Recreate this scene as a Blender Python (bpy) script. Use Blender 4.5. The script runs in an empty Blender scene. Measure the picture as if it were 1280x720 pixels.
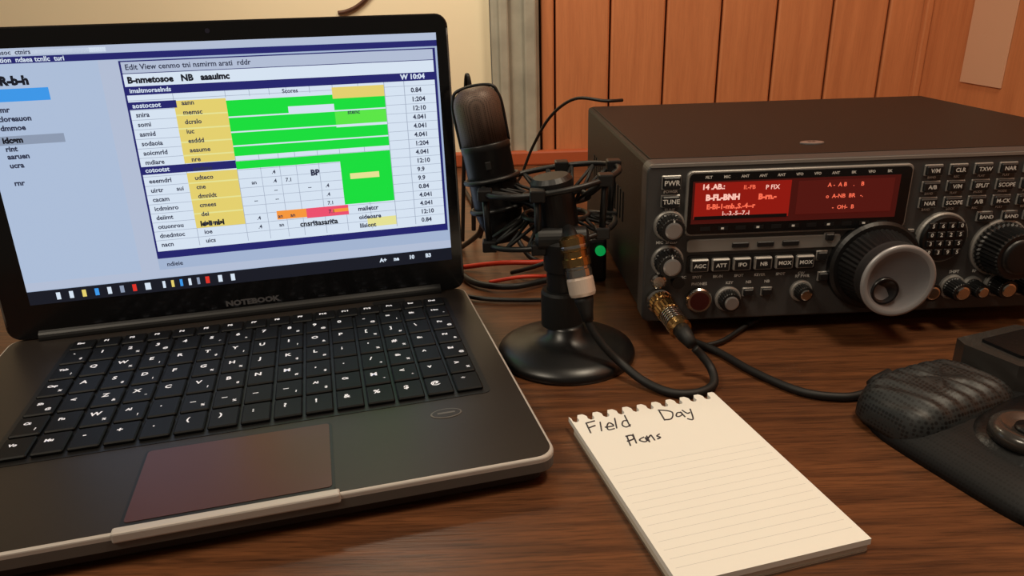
import bpy, bmesh, math, random
from mathutils import Matrix, Vector
random.seed(4)
SC=bpy.context.scene
SC.view_settings.view_transform='Standard'
pi=math.pi
def lin(c):
    return tuple(((x/255)/12.92 if x/255<=.04045 else ((x/255+.055)/1.055)**2.4) for x in c)+(1,)
# ---------------------------------------------------------------- materials
def mat(name,col,rough=.5,metal=0,noise=0,nscale=60,bump=0,bscale=400,emit=0,ecol=None,coat=0,spec=None):
    m=bpy.data.materials.new(name);m.use_nodes=True;nt=m.node_tree
    b=nt.nodes['Principled BSDF'];N=nt.nodes.new;L=nt.links.new
    b.inputs['Base Color'].default_value=lin(col);b.inputs['Roughness'].default_value=rough;b.inputs['Metallic'].default_value=metal
    if coat:b.inputs['Coat Weight'].default_value=coat;b.inputs['Coat Roughness'].default_value=.08
    if spec is not None:b.inputs['Specular IOR Level'].default_value=spec
    tc=N('ShaderNodeTexCoord')
    if noise:
        n=N('ShaderNodeTexNoise');n.inputs['Scale'].default_value=nscale;n.inputs['Detail'].default_value=4
        L(tc.outputs['Object'],n.inputs['Vector'])
        mx=N('ShaderNodeMix');mx.data_type='RGBA'
        mx.inputs[6].default_value=tuple(x*(1-noise) for x in lin(col)[:3])+(1,)
        mx.inputs[7].default_value=tuple(min(1,x*(1+noise)) for x in lin(col)[:3])+(1,)
        L(n.outputs['Fac'],mx.inputs[0]);L(mx.outputs[2],b.inputs['Base Color'])
    if bump:
        n=N('ShaderNodeTexNoise');n.inputs['Scale'].default_value=bscale;L(tc.outputs['Object'],n.inputs['Vector'])
        bp=N('ShaderNodeBump');bp.inputs['Strength'].default_value=bump;bp.inputs['Distance'].default_value=.001
        L(n.outputs['Fac'],bp.inputs['Height']);L(bp.outputs['Normal'],b.inputs['Normal'])
    if emit:
        b.inputs['Emission Color'].default_value=lin(ecol or col);b.inputs['Emission Strength'].default_value=emit
        if ecol is None:b.inputs['Base Color'].default_value=(.01,.01,.01,1);b.inputs['Specular IOR Level'].default_value=.1
    return m
def wood(name,c1,c2,scale,rough,stretch=(1.2,22,22),streak=.5,p0=.35,p1=.68,warp=.02,s2=6):
    m=bpy.data.materials.new(name);m.use_nodes=True;nt=m.node_tree;b=nt.nodes['Principled BSDF'];N=nt.nodes.new;L=nt.links.new
    tc=N('ShaderNodeTexCoord');mp=N('ShaderNodeMapping');mp.inputs['Scale'].default_value=stretch
    n0=N('ShaderNodeTexNoise');n0.inputs['Scale'].default_value=3;n0.inputs['Detail'].default_value=2
    L(tc.outputs['Object'],n0.inputs['Vector'])
    va=N('ShaderNodeVectorMath');va.operation='MULTIPLY_ADD';va.inputs[1].default_value=(warp,warp,warp)
    L(n0.outputs['Color'],va.inputs[0]);L(tc.outputs['Object'],va.inputs[2]);L(va.outputs[0],mp.inputs['Vector'])
    n=N('ShaderNodeTexNoise');n.inputs['Scale'].default_value=scale;n.inputs['Detail'].default_value=8;n.inputs['Roughness'].default_value=.65
    L(mp.outputs['Vector'],n.inputs['Vector'])
    r=N('ShaderNodeValToRGB');r.color_ramp.elements[0].position=p0;r.color_ramp.elements[1].position=p1
    r.color_ramp.elements[0].color=lin(c1);r.color_ramp.elements[1].color=lin(c2)
    L(n.outputs['Fac'],r.inputs['Fac'])
    n2=N('ShaderNodeTexNoise');n2.inputs['Scale'].default_value=scale*s2;n2.inputs['Detail'].default_value=3
    L(mp.outputs['Vector'],n2.inputs['Vector'])
    r2=N('ShaderNodeValToRGB');r2.color_ramp.elements[0].position=.38;r2.color_ramp.elements[1].position=.5
    r2.color_ramp.elements[0].color=(streak,streak,streak,1);r2.color_ramp.elements[1].color=(1,1,1,1)
    L(n2.outputs['Fac'],r2.inputs['Fac'])
    mx=N('ShaderNodeMix');mx.data_type='RGBA';mx.blend_type='MULTIPLY';mx.inputs[0].default_value=1
    L(r.outputs[0],mx.inputs[6]);L(r2.outputs[0],mx.inputs[7]);L(mx.outputs[2],b.inputs['Base Color'])
    b.inputs['Roughness'].default_value=rough
    bp=N('ShaderNodeBump');bp.inputs['Strength'].default_value=.15;bp.inputs['Distance'].default_value=.001
    L(n2.outputs['Fac'],bp.inputs['Height']);L(bp.outputs['Normal'],b.inputs['Normal'])
    return m
def dots(name,base,dark,scale,rough,thr=.3,metal=0,bump=.6,spec=.5):
    m=bpy.data.materials.new(name);m.use_nodes=True;nt=m.node_tree;b=nt.nodes['Principled BSDF'];N=nt.nodes.new;L=nt.links.new
    tc=N('ShaderNodeTexCoord');v=N('ShaderNodeTexVoronoi');v.inputs['Scale'].default_value=scale;v.inputs['Randomness'].default_value=0
    L(tc.outputs['Object'],v.inputs['Vector'])
    r=N('ShaderNodeValToRGB');r.color_ramp.elements[0].position=thr;r.color_ramp.elements[1].position=thr+.12
    r.color_ramp.elements[0].color=lin(dark);r.color_ramp.elements[1].color=lin(base)
    L(v.outputs['Distance'],r.inputs['Fac']);L(r.outputs[0],b.inputs['Base Color'])
    b.inputs['Roughness'].default_value=rough;b.inputs['Metallic'].default_value=metal;b.inputs['Specular IOR Level'].default_value=spec
    bp=N('ShaderNodeBump');bp.inputs['Strength'].default_value=bump;bp.inputs['Distance'].default_value=.0008
    L(r.outputs[0],bp.inputs['Height']);L(bp.outputs['Normal'],b.inputs['Normal'])
    return m
# ---------------------------------------------------------------- mesh builder
def T(x,y,z):return Matrix.Translation((x,y,z))
def RX(a):return Matrix.Rotation(math.radians(a),4,'X')
def RY(a):return Matrix.Rotation(math.radians(a),4,'Y')
def RZ(a):return Matrix.Rotation(math.radians(a),4,'Z')
FRONT=RX(90)      # +Z of a part points toward -Y
class B:
    def __init__(s):s.v=[];s.f=[];s.m=[];s.s=[];s.mats=[]
    def mi(s,m):
        if m not in s.mats:s.mats.append(m)
        return s.mats.index(m)
    def add(s,vs,fs,m,M=None,smooth=False):
        o=len(s.v);M=M or Matrix()
        s.v+=[tuple(M@Vector(v)) for v in vs]
        k=s.mi(m)
        for f in fs:s.f.append([o+i for i in f]);s.m.append(k);s.s.append(smooth)
    def bm(s,bm,m,M=None,smooth=False):
        bm.verts.ensure_lookup_table()
        for i,v in enumerate(bm.verts):v.index=i
        s.add([v.co[:] for v in bm.verts],[[v.index for v in f.verts] for f in bm.faces],m,M,smooth);bm.free()
    def box(s,x0,x1,y0,y1,z0,z1,m,M=None,bev=0,seg=2):
        b=bmesh.new();bmesh.ops.create_cube(b,size=1)
        for v in b.verts:
            v.co=Vector((x0+(v.co.x+.5)*(x1-x0),y0+(v.co.y+.5)*(y1-y0),z0+(v.co.z+.5)*(z1-z0)))
        if bev:bmesh.ops.bevel(b,geom=b.edges[:],offset=bev,segments=seg,profile=.5,affect='EDGES')
        s.bm(b,m,M,False)
    def lathe(s,prof,m,M=None,n=40,smooth=True,cap=True,ridge=None):
        vs=[];fs=[]
        for (r,z) in prof:
            for i in range(n):
                rr=r
                if ridge and i%2 and r>ridge[0]:rr=r-ridge[1]
                a=2*pi*i/n;vs.append((rr*math.cos(a),rr*math.sin(a),z))
        for k in range(len(prof)-1):
            for i in range(n):
                j=(i+1)%n;fs.append([k*n+i,k*n+j,(k+1)*n+j,(k+1)*n+i])
        if cap:
            fs.append(list(range(n))[::-1]);fs.append([(len(prof)-1)*n+i for i in range(n)])
        s.add(vs,fs,m,M,smooth)
    def cyl(s,r,z0,z1,m,M=None,n=32):
        s.lathe([(r,z0),(r,z1)],m,M,n,False)
    def prism(s,poly,z0,z1,m,M=None,bev=0):
        b=bmesh.new();vs=[b.verts.new((x,y,z0)) for x,y in poly];f=b.faces.new(vs)
        f.normal_update()
        if f.normal.z>0:f.normal_flip()
        r=bmesh.ops.extrude_face_region(b,geom=[f])
        for e in r['geom']:
            if isinstance(e,bmesh.types.BMVert):e.co.z=z1
        b.normal_update()
        if bev:
            ed=[e for e in b.edges if abs(e.verts[0].co.z-z1)<1e-9 and abs(e.verts[1].co.z-z1)<1e-9]
            bmesh.ops.bevel(b,geom=ed,offset=bev,segments=3,profile=.5,affect='EDGES')
        s.bm(b,m,M)
    def tube(s,pts,r,m,M=None,n=10,res=8,closed=False,ends=True):
        P=[Vector(p) for p in pts];C=[]
        if len(P)>2:
            k=len(P)
            for i in range(k if closed else k-1):
                g=lambda j:P[j%k] if closed else P[max(0,min(k-1,j))]
                a,b_,c,d=g(i-1),g(i),g(i+1),g(i+2)
                for q in range(res):
                    t=q/res
                    C.append(.5*((2*b_)+(c-a)*t+(2*a-5*b_+4*c-d)*t*t+(3*b_-a-3*c+d)*t**3))
            if not closed:C.append(P[-1])
        else:C=P
        vs=[];fs=[];up=None;K=len(C)
        for i,c in enumerate(C):
            if closed:t=(C[(i+1)%K]-C[i-1]).normalized()
            else:t=(C[min(i+1,K-1)]-C[max(i-1,0)]).normalized()
            if up is None:
                up=t.orthogonal().normalized()
            up=(up-t*up.dot(t)).normalized();w=t.cross(up)
            for j in range(n):
                a=2*pi*j/n;vs.append(tuple(c+r*(up*math.cos(a)+w*math.sin(a))))
        for i in range(K if closed else K-1):
            for j in range(n):
                i2=(i+1)%K;fs.append([i*n+j,i*n+(j+1)%n,i2*n+(j+1)%n,i2*n+j])
        if not closed and ends:fs.append(list(range(n))[::-1]);fs.append([(K-1)*n+j for j in range(n)])
        s.add(vs,fs,m,M,True)
    def dome(s,cx,cy,z0,hx,hy,hz,m,M=None,p=5,nu=64,nv=14,fn=None):
        """soft padded cushion: super-ellipse outline, flattened dome top"""
        vs=[];fs=[]
        for k in range(nv+1):
            t=k/nv*pi/2;rr=math.cos(t)**.45 if k<nv else 0.001;zz=math.sin(t)**.8
            for i in range(nu):
                a=2*pi*i/nu;c=math.cos(a);s_=math.sin(a)
                q_=(abs(c)**p+abs(s_)**p)**(-1/p)
                x=cx+hx*c*q_*rr;y=cy+hy*s_*q_*rr
                vs.append((x,y,z0+hz*zz*(fn(x,y) if fn else 1)))
        for k in range(nv):
            for i in range(nu):
                j=(i+1)%nu;fs.append([k*nu+i,k*nu+j,(k+1)*nu+j,(k+1)*nu+i])
        fs.append(list(range(nu))[::-1]);fs.append([nv*nu+i for i in range(nu)])
        s.add(vs,fs,m,M,True)
    def text(s,t,size,m,M,align='CENTER',sx=1,shear=0,bold=0):
        c=bpy.data.curves.new('t','FONT');c.body=t;c.size=size;c.align_x=align;c.align_y='CENTER';c.resolution_u=2;c.shear=shear;c.offset=bold
        o=bpy.data.objects.new('t',c);me=o.to_mesh()
        s.add([(v.co.x*sx,v.co.y,v.co.z) for v in me.vertices],[list(p.vertices) for p in me.polygons],m,M)
        o.to_mesh_clear();bpy.data.objects.remove(o);bpy.data.curves.remove(c)
    def obj(s,name,parent=None,M=None):
        me=bpy.data.meshes.new(name);me.from_pydata(s.v,[],s.f);me.update()
        for m in s.mats:me.materials.append(m)
        for p,k,sm in zip(me.polygons,s.m,s.s):p.material_index=k;p.use_smooth=sm
        o=bpy.data.objects.new(name,me);SC.collection.objects.link(o)
        if parent:o.parent=parent
        if M is not None:o.matrix_world=M
        return o
def empty(name,M):
    o=bpy.data.objects.new(name,None);o.empty_display_size=.02;SC.collection.objects.link(o);o.matrix_world=M;return o
def rrect(x0,x1,y0,y1,r,n=6):
    p=[]
    for cx,cy,a0 in((x1-r,y1-r,0),(x0+r,y1-r,90),(x0+r,y0+r,180),(x1-r,y0+r,270)):
        for i in range(n+1):
            a=math.radians(a0+90*i/n);p.append((cx+r*math.cos(a),cy+r*math.sin(a)))
    return p
def axisM(p,q_):
    p=Vector(p);q_=Vector(q_);a=(q_-p).normalized();x=a.orthogonal().normalized();y=a.cross(x)
    return Matrix(((x.x,y.x,a.x,p.x),(x.y,y.y,a.y,p.y),(x.z,y.z,a.z,p.z),(0,0,0,1)))
def scribble(n):return ''.join(random.choice('aeionrstlmcud') for _ in range(n))

# ================================================================= ROOM
M_desk=wood('desk_walnut',(56,33,20),(128,80,48),6,.34,(1.5,26,26),.66,.28,.78,.012,5)
M_pan=wood('wall_pine',(190,116,72),(208,132,84),4,.5,(16,16,1),.95)
M_dark=mat('gap_dark',(60,34,22),.8)
M_cream=mat('cream_paint',(246,230,196),.6,noise=.05,nscale=5,bump=.15,bscale=40)
M_trimw=mat('weathered_white_paint',(166,160,144),.6,noise=.5,nscale=18,bump=.5,bscale=80)
M_red=mat('red_brown_wood',(176,84,46),.5,noise=.15,nscale=20)
WX=.618
b=B();b.box(-1.3,WX,.02,1.12,-.03,0,M_desk,bev=.002);b.obj('desk')
YB=1.12
b=B();b.box(.05,WX+.03,YB+.012,YB+.06,-.03,1.2,M_dark)
x=-.0075
while x<WX-.01:
    b.box(max(x,.052)+.0014,min(x+.081,WX+.002)-.0014,YB,YB+.02,-.03,1.2,M_pan,bev=.003);x+=.081
b.obj('wall_back')
b=B();b.box(-1.4,-.022,YB+.03,YB+.06,-.03,1.2,M_cream);b.obj('wall_back_plaster')
b=B();b.box(-.020,.05,YB-.004,YB+.06,-.03,1.2,M_trimw,bev=.004)
b.box(-.008,.006,YB-.012,YB,-.03,1.2,M_trimw,bev=.003);b.box(.028,.046,YB-.014,YB,-.03,1.2,M_trimw,bev=.003);b.obj('trim_1')
b=B();b.box(WX,WX+.05,.02,YB+.06,-.03,1.2,M_pan);b.box(WX-.010,WX,YB-.012,YB,.0,1.2,M_pan,bev=.002);b.obj('wall_right')
b=B();b.box(-.9,WX-.012,YB-.016,YB-.001,0,.022,M_red,bev=.003);b.obj('baseboard_back')
b=B();b.box(WX-.0025,WX-.0005,.925,1.010,.118,.42,mat('pinned_paper',(214,166,134),.7));b.obj('pinned_paper')

# ================================================================= LAPTOP
LM=T(-.0384,.548,0)@RZ(14.166)
lap=empty('laptop',LM)
W,D=.329,.2437
M_deck=mat('laptop_deck_metal',(50,44,40),.38,.35,noise=.08,nscale=300)
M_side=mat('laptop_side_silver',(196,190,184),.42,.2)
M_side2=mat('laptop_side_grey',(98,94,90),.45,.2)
M_blk=mat('black_plastic',(14,14,15),.45,noise=.1)
M_gloss=mat('gloss_bezel',(8,8,10),.22,coat=.3)
M_key=mat('key_black',(8,8,9),.5,spec=.25)
M_leg=mat('key_legend',(225,225,230),.6,emit=.35,ecol=(205,210,225))  # slight glow added to the printed legends so they read brighter
M_pad=mat('touchpad',(80,46,40),.3,.2,noise=.05)
M_rub=mat('rubber_dark',(9,9,9),.6)
b=B()
b.prism(rrect(-W+.004,-.004,-D+.004,.004,.010),.003,.0095,M_blk)
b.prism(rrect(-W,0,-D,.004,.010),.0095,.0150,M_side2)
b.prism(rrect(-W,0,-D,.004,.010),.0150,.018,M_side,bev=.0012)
b.prism(rrect(-W+.0016,-.0016,-D+.0016,.003,.0095),.0179,.01815,M_deck)
for fx in(-W+.03,-.03):
    for fy in(-D+.03,-.02):b.cyl(.008,0,.004,M_rub,T(fx,fy,0),20)
b.obj('base',lap,LM)
# keyboard
b=B()
b.prism(rrect(-.286,-.018,-.171,-.014,.004),.0181,.0184,M_blk)
rows=[16]+[15]*6;x0,x1=-.283,-.021;yy=-.017;letters=["Esc F1 F2 F3 F4 F5 F6 F7 F8 F9 F10 F11 F12 Prt Ins Del","` 1 2 3 4 5 6 7 8 9 0 - = Bk Hm","Tab Q W E R T Y U I O P [ ] \\ Pu","Cap A S D F G H J K L ; ' # En Pd","Sh < Z X C V B N M , . / Sh ^ Ed","Ct Fn W Al . _ _ _ _ Al Ct M < v >","Vo Mu - + . ( ) : ? ! & % $ @ *"]
hts=[.0165]+[.0225]*6
hts=[h*(.151/sum(hts)) for h in hts]
for r,(n,h) in enumerate(zip(rows,hts)):
    lets=letters[r].split();w=(x1-x0)/n
    for i in range(n):
        a=x0+i*w
        b.box(a+.0009,a+w-.0009,yy-h+.0012,yy-.0012,.0183,.0207,M_key,bev=.0007,seg=1)
        t=lets[i] if i<len(lets) else 'x'
        b.text(t,.0056 if len(t)<2 else .0036,M_leg,T(a+w*.40,yy-h*.40,.0208),bold=.0002)
        if 0<r<6 and i%3!=1:b.text(random.choice('!@#$%&*+?'),.0034,M_leg,T(a+w*.74,yy-h*.72,.0208),bold=.0001)
    yy-=h
b.obj('keyboard',lap,LM)
b=B()
b.prism(rrect(-.2065,-.111,-D+.003,-.1775,.003),.0181,.01845,M_blk)
b.prism(rrect(-.205,-.1125,-.2375,-.1785,.002),.0184,.0187,M_pad)
b.box(-.209,-.109,-D-.0012,-D+.004,.0135,.0189,M_side,bev=.001)
b.lathe([(.009,0),(.009,.0003),(.0085,.0004)],M_side2,T(-.048,-.187,.0181)@Matrix.Diagonal((1,.55,1,1)),30,False)
b.lathe([(.008,0),(.008,.0001)],M_deck,T(-.048,-.187,.01852)@Matrix.Diagonal((1,.5,1,1)),30,False)
b.box(-.053,-.043,-.1878,-.1862,.0186,.0187,M_side2)
b.prism(rrect(-.075,-.05,-.013,-.007,.002),.0181,.0186,M_blk)
b.obj('touchpad',lap,LM)
# lid
S=LM@T(0,0,.018)@RX(-3.66)
b=B()
b.prism([(x,z) for x,z in rrect(-W,0,.001,.210,.009)],-.007,0,M_deck,FRONT)
b.prism([(x,z) for x,z in rrect(-W+.0008,-.0008,.0015,.2093,.008)],-.0005,.0008,M_gloss,FRONT,bev=.0004)
b.tube([(-W+.001,-.0008,.012),(-W+.001,-.0008,.1),(-W+.001,-.0008,.2)],.0006,M_side2)
b.tube([(-.0008,-.0005,.012),(-.0008,-.0005,.1),(-.0008,-.0005,.2)],.0007,M_side2)
b.cyl(.0065,-W+.02,-.02,M_blk,T(0,.002,.001)@RY(90),24)
b.text('NOTEBOOK',.0055,mat('badge_silver',(120,120,124),.35,.6),T(-.163,-.0011,.0105)@FRONT,sx=1.25,bold=.0003)
b.cyl(.0016,0,.0004,mat('webcam_lens',(40,40,55),.1),T(-.164,-.0008,.2035)@FRONT,16)
b.obj('lid',lap,S)
# display
def E(n,c,s=1.0):return mat('lcd_'+n,c,.4,emit=s)
c_bg=E('bg',(170,188,218),.9);c_side=E('sidebar',(180,198,226),.9);c_white=E('white',(216,229,244),.97);c_navy=E('navy',(38,40,120),.8);c_blk=E('black',(25,28,40),.8)
c_blue=E('blue',(60,150,230));c_gry=E('grey',(146,160,184),.9);c_grn=E('green',(20,220,60),1);c_grn2=E('green_pale',(90,230,70),1);c_yel=E('yellow',(230,210,112),.97);c_yel2=E('yellow_pale',(232,228,150),.97)
c_or=E('orange',(245,150,60));c_pk=E('pink',(235,80,110));c_txt=E('text',(50,56,82),.8);c_line=E('line',(168,180,202),.85);c_tit=E('title',(184,196,220),.92);c_redi=E('icon_red',(220,50,40))
b=B()
def pw(t,tab):
    for (a,A),(c,C) in zip(tab,tab[1:]):
        if t<=c:return A+(C-A)*(t-a)/(c-a)
    return tab[-1][1]
UT=[(0,0),(.255,.250),(.284,.2907),(.425,.389),(.531,.5007),(.669,.636),(.771,.742),(.891,.864),(.997,.995),(1,1)]
VT=[(0,0),(.115,.108),(.19,.177),(.508,.488),(.865,.842),(.93,.912),(.965,.952),(1,1)]
def X(u):return -.310+.301*pw(u,UT)
def Z(v):return .197-.171*pw(v,VT)
def q(u0,u1,v0,v1,m,l=1):
    y=-.0009-l*.00008
    b.add([(X(u0),y,Z(v1)),(X(u1),y,Z(v1)),(X(u1),y,Z(v0)),(X(u0),y,Z(v0))],[[0,1,2,3]],m)
def tx(u,v,t,size=.0042,m=None,al='LEFT',sx=1,bold=.0001):
    b.text(t,size,m or c_txt,T(X(u),-.0009-6*.00008,Z(v))@FRONT,al,sx,0,bold)
q(0,1,0,1,c_bg,0)
q(0,1,0,.03,c_tit);q(0,1,.032,.058,c_navy);tx(.03,.045,'File  '+scribble(5)+'  '+scribble(5)+' '+scribble(6)+'  '+scribble(4),.0042,c_white)
tx(.05,.016,scribble(6)+'  '+scribble(6),.004);q(.04,.27,.008,.026,c_white)
q(0,.255,.06,.93,c_side);q(.255,.284,.06,.93,c_tit)
tx(.030,.125,'B-R-b-h',.0075,c_blk,bold=.0005)
q(.01,.145,.155,.205,c_blue,2);q(.01,.03,.155,.205,c_navy,3)
for v,n in((.235,3),(.27,9),(.305,5),(.385,4),(.415,6),(.45,4),(.52,3)):
    tx(.032,v,scribble(n),.0048,c_txt,bold=.0002)
q(.01,.155,.335,.37,c_gry,2);tx(.03,.352,scribble(5),.0052,c_blk,bold=.0003)
# main window
q(.284,.997,.065,.88,c_navy,1)
q(.29,.992,.07,.115,c_tit,2);q(.29,.992,.118,.17,c_white,2)
tx(.30,.092,'Edit View '+scribble(5)+' '+scribble(3)+' '+scribble(6)+' '+scribble(5)+'  '+scribble(4),.005)
tx(.30,.145,'B-'+scribble(8)+'   NB   '+scribble(7),.0058,c_blk,bold=.0003)
q(.29,.992,.205,.85,c_white,2)
tx(.30,.188,scribble(14),.0042,c_white);tx(.925,.188,'W 10:04',.005,c_white,bold=.0002)
q(.29,.531,.492,.525,c_navy,4);tx(.30,.508,scribble(8),.0045,c_white)
q(.29,.43,.232,.262,c_navy,4);tx(.30,.247,scribble(9),.0045,c_white)
q(.425,.531,.235,.49,c_yel,3);q(.425,.531,.53,.765,c_yel,3)
for v in(.29,.345,.40,.455,.57,.64,.70):q(.425,.531,v,v+.006,c_yel2,4)
q(.531,.891,.232,.475,c_grn,3);q(.531,.891,.497,.53,c_grn,3)
q(.531,.77,.232,.245,c_white,4);q(.77,.891,.215,.262,c_yel,4)
for v in(.31,.372,.43):q(.531,.891,v,v+.006,c_white,4)
q(.669,.771,.283,.312,c_white,4);q(.771,.891,.318,.372,c_grn2,4);q(.771,.891,.375,.383,c_white,5)
q(.77,.891,.53,.72,c_grn,3);q(.79,.86,.585,.61,c_yel2,4)
q(.608,.679,.722,.76,c_or,4);q(.679,.777,.722,.765,c_pk,4);q(.74,.777,.735,.75,c_or,5)
q(.82,.891,.79,.83,c_yel2,4)
v=.225
while v<.82:
    q(.29,.992,v,v+.0018,c_line,2.5)
    if not .22<v<.245 and not .475<v<.5:
        tx(.305,v+.02,scribble(random.randint(4,8)),.0044,c_txt,bold=.00012)
        if random.random()<.3:tx(.385,v+.02,scribble(3),.0042,c_txt)
    tx(.44,v+.02,scribble(random.randint(3,6)),.0044,c_txt,bold=.00012)
    tx(.943,v+.02,random.choice(['1:204','0.84','12:10','4.041','9.9']),.0046,c_txt,bold=.00015)
    if v>.53:
        for uu in(.56,.61,.64,.69,.73):
            if random.random()<.55 and not(uu>.65 and v<.6):tx(uu,v+.02,random.choice(['.4','12','--','7.1','an']),.0038,c_txt)
        if v>.72:tx(.80,v+.02,scribble(8),.0046,c_txt,bold=.00015)
    elif v<.47 and random.random()<.4:tx(.80,v+.02,scribble(5),.0042,c_txt)
    v+=.0385
for u in(.425,.531,.585,.63,.669,.72,.771,.83,.891,.93):q(u,u+.0012,.205,.84,c_line,2.6)
tx(.66,.22,'Scores',.004);tx(.70,.57,'BP',.0058,bold=.0003);tx(.435,.748,scribble(5)+' '+scribble(4),.0052,c_blk,bold=.0003);tx(.66,.79,scribble(12),.0056,c_blk,bold=.0002)
q(0,1,.925,.955,c_tit,2);q(0,1,.957,1,c_blk,2)
tx(.31,.905,scribble(6),.0045)
for i in range(16):
    u=.06+i*.028;mm=[c_white,c_gry,c_blue,c_white,c_redi,c_white,c_yel][(i*3)%7]
    q(u,u+.009,.968,.99,mm,3)
for i in range(4):tx(.84+i*.035,.977,['A+','ne','10','B3'][i],.0042,c_white,bold=.0002)
b.obj('display',lap,S)

# ================================================================= NOTEPAD
NM=T(.0308,.3645,0)@RZ(14.66)
b=B();NW,NL=.0938,.1365
M_card=mat('cardboard',(120,100,84),.8);M_page=mat('notepad_paper',(244,243,236),.65,noise=.015,nscale=40);M_edge=mat('page_edges',(214,206,190),.8,noise=.1,nscale=900)
M_rule=mat('rule_line',(208,207,205),.8);M_ink=mat('ink_grey',(58,52,58),.5)
poly=[(0,-NL),(NW,-NL)]
n=10;st=NW/n
pts=[]
for i in range(n):
    a=NW-i*st
    pts+=[(a,-.0006),(a-st*.1,.0004),(a-st*.4,.0004),(a-st*.52,-.0022),(a-st*.50,-.0050),(a-st*.62,-.0066),(a-st*.80,-.0066),(a-st*.92,-.0050),(a-st*.90,-.0022)]
pts.append((0,0))
poly+=pts
b.prism(rrect(0,NW,-NL,-.007,.002,3),0,.0012,M_card)
b.prism(rrect(.0003,NW-.0003,-NL+.0006,-.0075,.001,3),.0012,.0068,M_edge)
b.prism(poly,.0045,.0076,M_page)
for i in range(14):
    y=-.055-i*.0056
    b.box(.003,NW-.003,y,y+.00022,.0076,.00763,M_rule)
def stroke(pts,ox,oy,s=.001,r=.00045):
    b.tube([(ox+(p[0]+.14*p[1]+random.uniform(-.5,.5))*s,oy+(p[1]+random.uniform(-.5,.5))*s,.0077) for p in pts],r,M_ink,None,5,4)
glyph={'f':[[(0,0),(.4,6)],[(0,6),(3.6,6.4)],[(0,3.2),(2.4,3.6)]],'i':[[(0,0),(.3,5.4)]],'e':[[(0,2),(2.2,2.3),(1.5,3.8),(.2,2.8),(.3,.6),(2.2,.3)]],
'l':[[(0,0),(.5,6.4)]],'d':[[(2.4,3),(.8,3.4),(0,1.5),(1,.1),(2.3,1.2)],[(2.9,6.6),(2.4,0)]],'D':[[(0,0),(.4,6.3)],[(-.4,6.2),(2.8,5.6),(4,3),(2.6,.5),(-.3,0)]],
'a':[[(2.4,3),(.8,3.4),(0,1.5),(1,.1),(2.3,1.2),(2.5,3.2),(2.7,0)]],'y':[[(0,3.5),(.7,1.2),(2.2,1.6)],[(2.7,3.6),(1.6,-2.2),(.2,-2)]],
'p':[[(0,-.2),(.6,6.2)],[(.2,5.8),(3.2,6),(3.2,3.6),(.4,3)]],'n':[[(0,0),(.2,3.4)],[(.2,2.4),(1.4,3.5),(2.3,2.4),(2.4,0)]],'s':[[(2.2,3.4),(.5,3),(1.8,1.6),(0,.2)]]}
def write(w,x,y,s):
    for ch in w:
        for g in glyph[ch]:stroke(g,x,y,s)
        x+=({'i':1.8,'l':1.9,'D':5,'f':4.2}.get(ch,3.5))*s
write('field',.0055,-.0205,.00175);write('Day',.0510,-.0200,.00165);write('plans',.0215,-.0375,.00140)
b.obj('notepad',None,NM)

# ================================================================= RADIO
RM=T(.0942,.487,0)@RZ(1.854)
rad=empty('radio_transceiver',RM)
RW,RD,ZB,RH=.365,.30,.012,.117
M_case=dots('case_perforated',(24,23,22),(3,3,3),300,.5,.30,spec=.3)
M_cases=mat('case_black',(14,13,13),.5,bump=.3,bscale=900,spec=.3)
M_front=mat('front_grey',(66,65,65),.5,.1,noise=.06,nscale=200,bump=.15,bscale=1500)
M_rim=mat('front_rim',(146,143,139),.4,.4)
M_sil=mat('silver_knob',(168,166,166),.3,.7)
M_kb=mat('knob_black',(17,17,18),.4)
M_kg=mat('dial_skirt_grey',(52,51,52),.42,.2)
M_btn=mat('button_dark',(20,20,22),.45)
M_lab=mat('label_white',(226,226,222),.6)
M_chr=mat('chrome',(200,196,190),.18,1)
M_gold=mat('brass',(176,142,92),.25,1)
b=B()
b.box(.002,RW-.002,.012,RD,ZB+.001,ZB+RH-.001,M_cases,bev=.003)
b.box(.006,RW-.006,.016,RD-.006,ZB+RH-.0012,ZB+RH,M_case,bev=.0003)
for i in range(14):b.box(.0012,.003,.09+i*.012,.096+i*.012,ZB+.05,ZB+.075,M_rub)
for fx in(.025,RW-.025):
    for fy in(.03,RD-.03):b.cyl(.009,0,ZB+.002,M_rub,T(fx,fy,0),24)
b.lathe([(.009,0),(.009,.0008),(.008,.0011)],M_sil,T(.136,.052,ZB+RH)@Matrix.Diagonal((1,.62,1,1)),32,False)
b.text('RF',.006,M_kb,T(.136,.052,ZB+RH+.0013))
b.obj('cabinet',rad,RM)
F=RM@T(0,0,ZB)@FRONT      # local: x right, y up, z toward viewer
fp=B()
fp.prism(rrect(0,RW,0,RH,.006),-.014,.002,M_front,bev=.0015)
fp.prism(rrect(.002,RW-.002,RH-.0025,RH-.0005,.0008,2),.0005,.0026,M_rim)
fp.prism(rrect(.027,.184,.0655,.1115,.004),.002,.0045,M_rim,bev=.001)
fp.prism(rrect(.0285,.1825,.067,.110,.0035),.0040,.0052,M_gloss)
M_red1=mat('vfd_red',(150,22,12),.3,emit=.85);M_red2=mat('vfd_dim',(88,20,14),.3,emit=.8);M_glow=mat('vfd_bright',(255,110,80),.3,emit=1);M_vfdk=mat('vfd_black',(14,4,4),.3,emit=.6)
M_glow2=mat('vfd_white',(255,196,180),.3,emit=1)
M_win=mat('display_window',(78,16,11),.2,emit=.7)
fp.box(.031,.175,.0745,.1045,.0051,.0054,M_win)
fp.box(.0325,.099,.078,.1035,.0053,.0056,M_red1);fp.box(.104,.171,.079,.1025,.0053,.0056,M_red2)
fp.box(.033,.098,.0775,.0800,.0056,.0057,M_vfdk)
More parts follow.
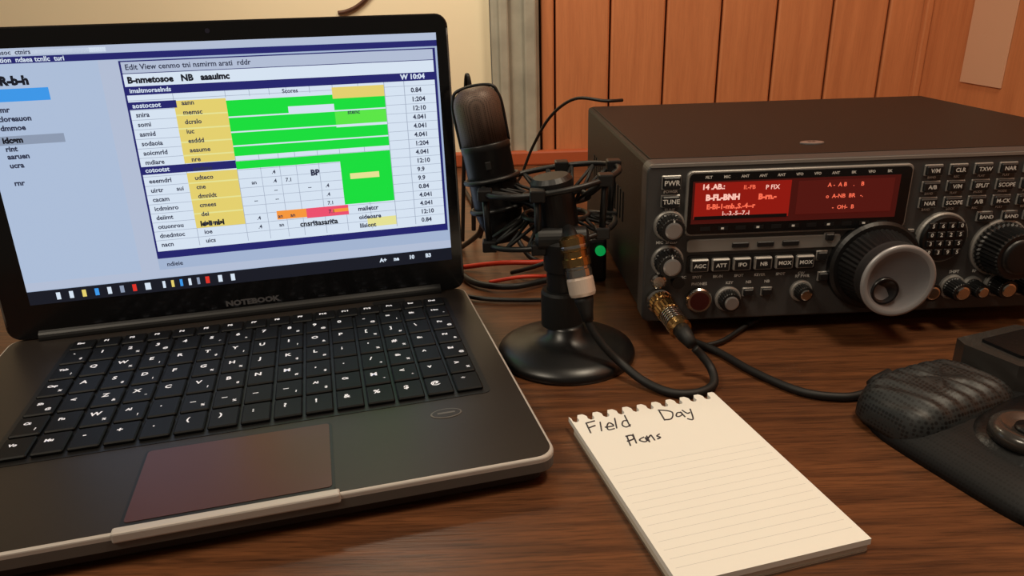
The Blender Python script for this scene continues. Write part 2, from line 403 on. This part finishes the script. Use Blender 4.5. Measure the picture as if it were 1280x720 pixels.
def ft(x,y,t,s,m=M_lab,al='CENTER',z=.0024,bold=.00008,sx=1):fp.text(t,s,m,T(x,y,z),al,sx,0,bold)
def box(x0,x1,y0,y1,z0,z1,m,bev=0):fp.box(x0,x1,y0,y1,z0,z1,m,None,bev,1)
ft(.045,.1005,'14 .AB.:',.0050,M_glow2,'CENTER',.0058,.0002);ft(.070,.0995,'II.-FB',.004,M_glow,'CENTER',.0058);ft(.086,.099,'P FIX',.0044,M_glow2,'CENTER',.0058)
ft(.052,.0930,'B-FL-BNH',.0056,M_glow2,'CENTER',.0058,.0003);ft(.083,.0925,'B-rn.-',.0054,M_glow,'CENTER',.0058,.0003)
ft(.058,.0865,'E-BI-1-mb.,S.-4--r',.0048,M_glow,'CENTER',.0058,.0002);ft(.062,.0815,'l-.-3.-5--7.-I',.0042,M_glow2,'CENTER',.0058)
for yy_,t in((.099,'A -  A B    .    B'),(.091,'o  A-NB  BR   -.'),(.083,'-  OH-  B')):ft(.137,yy_,t,.0040,M_glow,'CENTER',.0058)
for i in range(11):
    x=.038+i*.0125
    box(x,x+.007,.0695,.0722,.005,.0056,M_btn);ft(x+.0035,.1072,random.choice(['VFO','ANT','MIC','PROC','FILT','BK']),.0026,M_lab,'CENTER',.0054)
    if i%2:box(x+.002,x+.004,.0702,.0715,.0055,.0058,M_lab)
fp.prism(rrect(.030,.140,.053,.0625,.002),.002,.0034,M_rim,bev=.0006)
for i in range(3):box(.062+i*.018,.074+i*.018,.0555,.0595,.003,.0046,M_btn,.0006)
fp.prism(rrect(.031,.124,.037,.0505,.002),.002,.003,M_kb)
for i in range(6):
    x=.033+i*.0152;box(x,x+.0128,.039,.0485,.0028,.0066,M_rim,.0008);box(x+.0009,x+.0119,.0398,.0477,.006,.0069,M_btn,.0004);ft(x+.0064,.0437,random.choice(['ATT','IPO','AGC','NB','MOX','VOX']),.004,M_lab,'CENTER',.0071)
    ft(x+.006,.0338,random.choice(['MONI','BK-IN','CW','SPOT','KEYER']),.0028)
def knob(x,y,r,d,mat_=M_kb,skirt=None,ptr=True,cap=None,n=48):
    if skirt:fp.lathe([(skirt,0),(skirt,.002),(skirt-.001,.0028)],M_rim,T(x,y,.002),n,False)
    fp.lathe([(r,0),(r,d*.25),(r*.93,d*.3),(r*.9,d-.001),(r*.82,d)],mat_,T(x,y,.002),n,False,True,(r*.85,r*.06))
    if cap:fp.lathe([(r*.62,d-.001),(r*.62,d+.0008),(r*.5,d+.0012)],cap,T(x,y,.002),n,False)
    if ptr:box(x-.0005,x+.0005,y+r*.2,y+r*.78,.002+d,.0026+d,M_lab)
def btn(x,y,w,h,t='',m=M_btn):
    box(x-w/2-.0007,x+w/2+.0007,y-h/2-.0007,y+h/2+.0007,.0018,.0035,M_rim,.0005)
    box(x-w/2,x+w/2,y-h/2,y+h/2,.002,.0055,m,.0008)
    if t:ft(x,y,t,min(h*.6,w*.42),M_lab,'CENTER',.0057)
btn(.0165,.104,.012,.0085,'PWR');btn(.0165,.091,.012,.0075,'TUNE')
ft(.0165,.0975,'POWER',.0028);ft(.0165,.0845,'TUNE',.0028)
knob(.0165,.0735,.0095,.014,M_kb,.011,True,M_sil);knob(.0165,.0475,.0100,.015,M_kb,.0115,True,M_sil)
ft(.008,.061,'MIC  SPEED',.003,al='LEFT');ft(.026,.034,'MIC',.003,al='LEFT')
fp.lathe([(.0055,0),(.0055,.004),(.004,.005)],M_chr,T(.0105,.033,.002),24,False);fp.lathe([(.0045,0),(.0045,.005)],M_kb,T(.0245,.0315,.002),24,False)
fp.lathe([(.0092,0),(.0092,.005),(.0075,.006)],M_chr,T(.0115,.018,.002),36,False)
fp.lathe([(.0095,0),(.0095,.003),(.0085,.0042)],M_chr,T(.041,.0165,.002),36,False)
fp.lathe([(.007,0),(.007,.0045),(.003,.0046)],mat('jack_dark_red',(60,14,12),.4),T(.041,.0165,.002),36,False)
knob(.0625,.0165,.0082,.010,M_kb,.0095,False,M_sil);ft(.041,.0285,'PHONES',.003);ft(.063,.0285,'KEY',.003)
for x in(.077,.0905):btn(x,.021,.007,.0055);ft(x,.0285,'NB',.003)
knob(.116,.0205,.0065,.010,M_kb,.008,False,M_chr);ft(.116,.0315,'RF PWR',.003)
btn(.1315,.061,.006,.005);btn(.188,.061,.008,.005)
# main dial
KX,KY=.1665,.0385
M_face=mat('dial_face',(126,125,128),.42,.25)
fp.lathe([(.0335,0),(.033,.004),(.031,.006)],M_kb,T(KX,KY,.002),64,False)
fp.lathe([(.0285,.004),(.0275,.010),(.0250,.024)],M_kb,T(KX,KY,.002),96,False,False,(.02,.0007))
fp.lathe([(.0250,.024),(.0245,.026),(.0255,.030),(.0258,.0345)],M_kg,T(KX,KY,.002),96,True,False)
fp.lathe([(.0258,.0345),(.0254,.0360),(.0238,.0364),(.0214,.0356)],mat('dial_rim',(160,159,161),.38,.3),T(KX,KY,.002),96,True,False)
fp.lathe([(.0214,.0356),(.0190,.0338),(.0140,.0324),(.007,.0316),(0.0001,.0315)],M_face,T(KX,KY,.002),96,True,False)
fp.lathe([(.0098,.0308),(.0096,.0345),(.0088,.0349),(.0078,.0345),(.0062,.0322),(.0001,.0316)],mat('finger_dimple',(24,22,24),.3),T(KX-.0075,KY-.0075,.002),32,True,False)
for x,y in((.128,.047),(.131,.031),(.203,.033)):btn(x,y,.007,.006)
# keypad disk
fp.lathe([(.0185,0),(.0185,.003),(.0175,.004)],M_rim,T(.2125,.0575,.002),48,False)
fp.lathe([(.0168,0),(.0168,.005),(.0155,.006)],M_kb,T(.2125,.0575,.002),48,False)
for j in range(4):
    for i in range(-2,2):
        xx=.2125+(i+.5)*.0068;yy_=.0575+(1.5-j)*.0065
        if (xx-.2125)**2+(yy_-.0575)**2<.0150**2:
            box(xx-.0027,xx+.0027,yy_-.0024,yy_+.0024,.0075,.0092,M_btn,.0005);ft(xx,yy_,random.choice('0123456789'),.0040,M_lab,'CENTER',.0094,.0001)
for j in range(3):
    for i in range(9):
        x=.1985+i*.0175;y=.106-j*.0115
        btn(x,y,.0115,.0066,random.choice(['A/B','A=B','SPLIT','TXW','RXT','NAR','V/M','M-CK','CLR','SCOPE']))
        ft(x,y-.0052,random.choice(['REC','PLAY','BAND','MODE','LOCK']),.0022)
for i in range(4):
    btn(.244+i*.0155 if i else .2415,.0715,.010,.006,'BAND')
knob(.257,.048,.0195,.024,M_kb,.021,False,None,72)
fp.lathe([(.013,.0235),(.0125,.0255),(.010,.026),(.0001,.0255)],M_kb,T(.257,.048,.002),48,True,False)
for x,y,r in((.2065,.0195,.0078),(.2285,.0185,.0078),(.2435,.0185,.006),(.262,.0195,.008),(.2805,.0195,.008),(.3,.0195,.008),(.322,.0195,.008),(.345,.0195,.008)):
    knob(x,y,r,.014,M_kb,r+.0015,False,M_chr);ft(x,y+.0115,random.choice(['AF','RF','SQL','SHIFT','DNR']),.003)
knob(.305,.048,.010,.016,M_kb,.012,True,M_sil);knob(.338,.048,.010,.016,M_kb,.012,True,M_sil)
for x in(.286,.32,.352):btn(x,.066,.010,.006,'CL')
fp.obj('front_panel',rad,F)
b=B()
PM=axisM((.1058,.484,.0305),(.1165,.430,.0215))
b.lathe([(.0078,0),(.0085,.001),(.0085,.008),(.0074,.009),(.0074,.012),(.0082,.0125),(.0082,.020),(.0072,.021)],M_gold,PM,40,False,True,(.0079,.0006))
b.lathe([(.0070,.021),(.0070,.034),(.0078,.0345),(.0078,.040),(.006,.041)],M_gold,PM,40,False)
for k in range(5):b.lathe([(.0074,.022+k*.0024),(.0077,.0228+k*.0024),(.0074,.0236+k*.0024)],M_chr,PM,30,True,False)
b.lathe([(.0058,.041),(.0055,.047),(.0038,.058)],M_rub,PM,24)
b.obj('microphone_plug',rad,Matrix())

# ================================================================= MICROPHONE + STAND
mic=empty('condenser_microphone',T(.037,.462,0))
M_mic=mat('mic_body_black',(17,17,18),.42,.15)
M_grille=dots('mic_grille_mesh',(104,86,76),(18,13,11),1100,.5,.3,.3)
top=Vector((-.0235,.533,.178));bot=Vector((-.005,.523,.070))
ax=(top-bot).normalized()
xax=Vector((1,0,0));xax=(xax-ax*xax.dot(ax)).normalized();yax=ax.cross(xax)
MM=Matrix(((xax.x,yax.x,ax.x,bot.x),(xax.y,yax.y,ax.y,bot.y),(xax.z,yax.z,ax.z,bot.z),(0,0,0,1)))
b=B();R=.0176
b.lathe([(.009,-.004),(.0095,0),(.012,.002),(.0156,.010),(R,.018),(R,.064),(R+.0006,.065),(R+.0006,.069),(R,.070)],M_mic,None,48)
gp=[(R-.0004,.070),(R-.0004,.096)]+[((R-.0004)*math.cos(a)**.6,.096+.0140*math.sin(a)) for a in [i*pi/2/10 for i in range(1,10)]]+[(.0002,.1100)]
b.lathe(gp,M_grille,None,48)
arch=[(R,0,.069),(R+.0002,0,.094),(.0163,0,.1030),(.0128,0,.1088),(0,0,.1108),(-.0128,0,.1088),(-.0163,0,.1030),(-R-.0002,0,.094),(-R,0,.069)]
b.tube(arch,.0012,M_mic,None,8,6)
b.box(-.002,.002,-R-.0008,-R+.002,.052,.058,M_rub,bev=.0005)
for z in(.022,.044):b.tube([((R+.0018)*math.cos(i*pi/8),(R+.0018)*math.sin(i*pi/8),z) for i in range(16)],.0020,M_blk,None,8,3,True)
b.obj('mic_capsule',mic,MM)
M_std=mat('stand_black',(16,16,17),.34)
b=B()
prof=[(.048,0),(.0485,.003),(.047,.006),(.040,.0095),(.026,.013),(.014,.0165),(.0125,.022),(.0105,.024)]
b.lathe(prof,M_std,T(.037,.462,0),64)
b.lathe([(.0105,.02),(.0105,.062),(.0125,.063),(.0125,.082),(.009,.084)],M_blk,T(.0345,.466,0),36,False)
b.lathe([(.0145,.022),(.0145,.046),(.0135,.048)],M_rub,T(.0345,.466,0),36,False)
b.obj('stand',mic,Matrix())
# shock mount cage
b=B()
cx,cy=.029,.500;dz=-.004
for z,r in((.121+dz,.048),(.084+dz,.046)):
    b.tube([(cx+r*math.cos(i*pi/8),cy+.8*r*math.sin(i*pi/8),z+.007*math.cos(i*pi/8)) for i in range(16)],.0021,M_blk,None,8,3,True)
for i in range(6):
    a=i*pi/3+.3
    p0=(cx+.048*math.cos(a),cy+.0384*math.sin(a),.121+dz+.007*math.cos(a));p1=(cx+.046*math.cos(a),cy+.0368*math.sin(a),.084+dz+.007*math.cos(a))
    b.tube([p0,p1],.0024,M_blk)
    for p in(p0,p1):b.box(p[0]-.005,p[0]+.005,p[1]-.005,p[1]+.005,p[2]-.004,p[2]+.004,M_blk,bev=.001)
for z in(.109+dz,.095+dz):
    b.tube([(cx+.023*math.cos(i*pi/8)+.004,cy+.018*math.sin(i*pi/8),z) for i in range(16)],.0022,M_blk,None,8,3,True)
for i in range(16):
    a=i*2*pi/16;a2=(i+.5)*2*pi/16;a3=(i+1)*2*pi/16
    def O(a,z,r):return (cx+r*math.cos(a),cy+.8*r*math.sin(a),z+dz+.007*math.cos(a))
    def I(a,z):return (cx+.004+.023*math.cos(a),cy+.018*math.sin(a),z+dz)
    for p,q_ in((O(a,.121,.048),I(a2,.109)),(I(a2,.109),O(a3,.121,.048)),(O(a,.084,.046),I(a2,.095)),(I(a2,.095),O(a3,.084,.046))):
        b.tube([p,q_],.0013,M_rub,None,6)
b.lathe([(.012,0),(.0145,.003),(.0145,.034),(.012,.037)],M_blk,T(.033,.478,.088)@RY(-8),36,False)
b.lathe([(.006,-.018),(.0085,-.016),(.0085,.016),(.006,.018)],M_blk,T(.0345,.466,.084)@RY(90),24,False)
b.tube([(.0345,.475,.096),(.012,.51,.100),(-.004,.515,.100)],.004,M_blk)
b.obj('shock_mount',mic,Matrix())
# XLR connector
b=B()
XM=axisM((.0405,.447,.086),(.0485,.434,.042))
b.lathe([(.006,-.006),(.0088,-.004),(.0088,.004),(.0080,.0045),(.0080,.0085),(.0092,.009),(.0092,.014),(.0082,.0145)],M_gold,XM,36,False)
b.lathe([(.0082,.0145),(.0082,.016),(.0088,.0165),(.0088,.021),(.0084,.0215)],M_chr,XM,36,False)
b.lathe([(.0084,.0215),(.0088,.023),(.0088,.032),(.008,.034)],mat('white_sleeve',(214,196,182),.35,.3),XM,36,False)
b.lathe([(.0065,.034),(.0062,.038),(.0045,.045),(.0036,.051)],M_rub,XM,24)
b.lathe([(.0089,.0005),(.0091,.0015),(.0089,.0025)],M_chr,XM,36,True,False)
b.tube([(.0385,.466,.090),(.0395,.455,.0905),(.0403,.449,.0885)],.0045,M_blk)
b.obj('xlr_plug',mic,Matrix())
b=B()
ptsC=[(.0490,.4331,.0390),(.0525,.431,.031),(.0605,.428,.020),(.0705,.424,.0105),(.083,.410,.0045),(.098,.397,.003),(.114,.396,.003),(.126,.404,.004),(.1280,.416,.008),(.123,.422,.015),(.1180,.4235,.0203)]
b.tube(ptsC,.0028,M_rub,None,12,10)
b.obj('microphone_cable')

# ================================================================= HAND MICROPHONE
HM=T(.204,.372,0)@RZ(22)
hm=empty('hand_microphone',HM)
M_hm=mat('handmic_black',(12,12,13),.34,noise=.1,bump=.2,bscale=500);M_hg=mat('handmic_gloss',(58,54,51),.24,.2,coat=.4)
M_mesh=dots('handmic_mesh',(34,37,38),(2,2,2),430,.5,.36)
M_fab=dots('handmic_padded_fabric',(17,17,18),(4,4,4),500,.6,.32,spec=.3)
b=B()
b.dome(.074,-.064,0,.086,.066,.018,M_fab,None,5,72,14)
b.dome(.080,-.082,.006,.074,.040,.019,M_hm,None,3.2,72,14)
b.obj('body',hm,HM)
b=B()   # padded, perforated speaker grille with soft ribs
def ribs(x,y):return 1+.045*math.sin(x*620+y*200)
b.dome(.032,-.024,.004,.043,.028,.024,M_mesh,None,3.6,128,26,ribs)
b.obj('grille',hm,HM)
b=B()
# glossy push-to-talk housing beside the grille, plus round thumb pad
b.prism([(.074,.000),(.124,-.002),(.130,-.012),(.128,-.046),(.112,-.056),(.086,-.054),(.072,-.040),(.070,-.008)],.010,.034,M_hg,bev=.006)
b.prism([(.082,-.010),(.118,-.011),(.119,-.038),(.106,-.046),(.090,-.045),(.081,-.034)],.0335,.0360,M_hm,bev=.0012)
b.lathe([(.0185,0),(.0183,.005),(.0160,.0075),(.0125,.0075),(.0105,.0055),(.0001,.0045)],M_hg,T(.030,-.077,.0195),48)
b.lathe([(.0075,.0048),(.007,.0068),(.0001,.0072)],M_hm,T(.030,-.077,.0195),32)
for i in range(3):b.prism(rrect(.060+i*.017,.073+i*.017,-.098,-.086,.003,4),.0205,.0272,M_hg,bev=.0015)
b.obj('ptt_buttons',hm,HM)
b=B()
b.tube([(.128,.470,.003),(.142,.452,.003),(.158,.420,.003),(.178,.394,.003),(.20,.386,.003),(.216,.389,.0035),(.224,.392,.007),(.232,.392,.012)],.0026,M_rub,None,10,10)
b.lathe([(.0052,0),(.0045,.010),(.003,.015)],M_rub,axisM((.232,.392,.013),(.218,.390,.008)),20)
b.tube([(.136,.462,.003),(.150,.468,.0035),(.166,.483,.004),(.180,.497,.004)],.0016,M_rub,None,8,8)
b.lathe([(.0024,-.004),(.0024,.008),(.001,.012)],M_rub,axisM((.178,.495,.004),(.190,.503,.004)),16)
b.obj('lead',hm,Matrix())

# ================================================================= BACK CABLES
b=B()
M_cab=mat('cable_black',(14,13,13),.5);M_cr=mat('cable_red',(200,52,24),.5);M_cg=mat('green_led',(10,150,70),.4,emit=.8)
def cab(p,r=.0025,m=M_cab):b.tube([(x,y,max(z,r+.0012)) for x,y,z in p],r,m,None,8,8)
cab([(-.06,.95,.003),(-.03,.80,.004),(.0,.70,.02),(.02,.66,.003),(.05,.64,.003),(.068,.66,.003)])
cab([(-.05,.70,.003),(-.03,.66,.03),(-.02,.64,.055),(.01,.65,.03),(.04,.68,.003),(.066,.70,.003)])
cab([(-.06,.66,.003),(-.035,.60,.003),(.0,.58,.006),(.04,.60,.003),(.068,.58,.003)],.003)
cab([(-.04,.76,.003),(-.035,.74,.07),(-.02,.72,.10),(.01,.72,.06),(.03,.74,.004)])
cab([(-.05,.72,.004),(-.04,.71,.14),(-.035,.70,.17),(-.028,.70,.1),(-.015,.71,.004)],.002)
cab([(.0,.62,.004),(.03,.60,.02),(.055,.62,.03),(.068,.66,.01)],.002)
cab([(-.03,.68,.02),(-.015,.66,.07),(.005,.665,.075),(.02,.69,.03),(.03,.72,.004)],.0022)
cab([(-.045,.64,.003),(-.01,.625,.012),(.03,.63,.010),(.06,.66,.003)],.0024,M_cr)
cab([(-.02,.60,.003),(.01,.598,.008),(.045,.61,.003)],.0018,M_cr)
cab([(-.05,.575,.003),(-.02,.56,.003),(.03,.555,.003),(.065,.565,.003)],.002)
b.obj('cable_bundle')
b=B()
b.box(.068,.084,.60,.64,.0,.04,M_blk,bev=.003);b.lathe([(.0045,0),(.0045,.003),(.003,.004)],M_cg,T(.078,.60,.030)@FRONT,16);b.obj('usb_hub')
b=B();b.tube([(.0,.93,.003),(.015,.90,.03),(.03,.88,.07),(.05,.85,.110),(.075,.815,.1335),(.105,.79,.1335),(.125,.80,.1325)],.0018,M_cab,None,8,8);b.obj('antenna_cable')
b=B();b.tube([(-.245,1.1465,.2270),(-.232,1.1465,.229),(-.215,1.1465,.236),(-.195,1.1465,.252),(-.15,1.1465,.300)],.0030,mat('brown_wire',(84,50,34),.5));b.obj('hanging_wire')

# ================================================================= LIGHTS
def area(name,loc,tgt,sx,sy,pw,col):
    l=bpy.data.lights.new(name,'AREA');l.shape='RECTANGLE';l.size=sx;l.size_y=sy;l.energy=pw;l.color=col
    o=bpy.data.objects.new(name,l);SC.collection.objects.link(o);o.location=loc
    o.rotation_euler=(Vector(tgt)-Vector(loc)).to_track_quat('-Z','Y').to_euler();return o
area('window_light',(-.8,-.2,1.3),(.25,.7,0),.4,.4,9.5,(1,.86,.67))
area('room_light',(.36,.30,1.05),(.24,.47,0),.2,.2,6,(1,.84,.63))
area('wall_fill_light',(-.20,.90,.65),(-.10,1.15,.27),.13,.13,1.7,(1,.89,.70))  # added unseen fill that brightens the cream wall; no lamp stands there
w=bpy.data.worlds.new('w');SC.world=w;w.use_nodes=True;w.node_tree.nodes['Background'].inputs[0].default_value=(.9,.76,.60,1);w.node_tree.nodes['Background'].inputs[1].default_value=.10
# ================================================================= CAMERA
cd=bpy.data.cameras.new('camera');cd.sensor_width=36;cd.lens=904.15/1280*36;cd.clip_start=.01
co=bpy.data.objects.new('camera',cd);SC.collection.objects.link(co)
co.matrix_world=T(0,0,.2324)@RX(90-21.4313)@RZ(-1.6622)
SC.camera=co
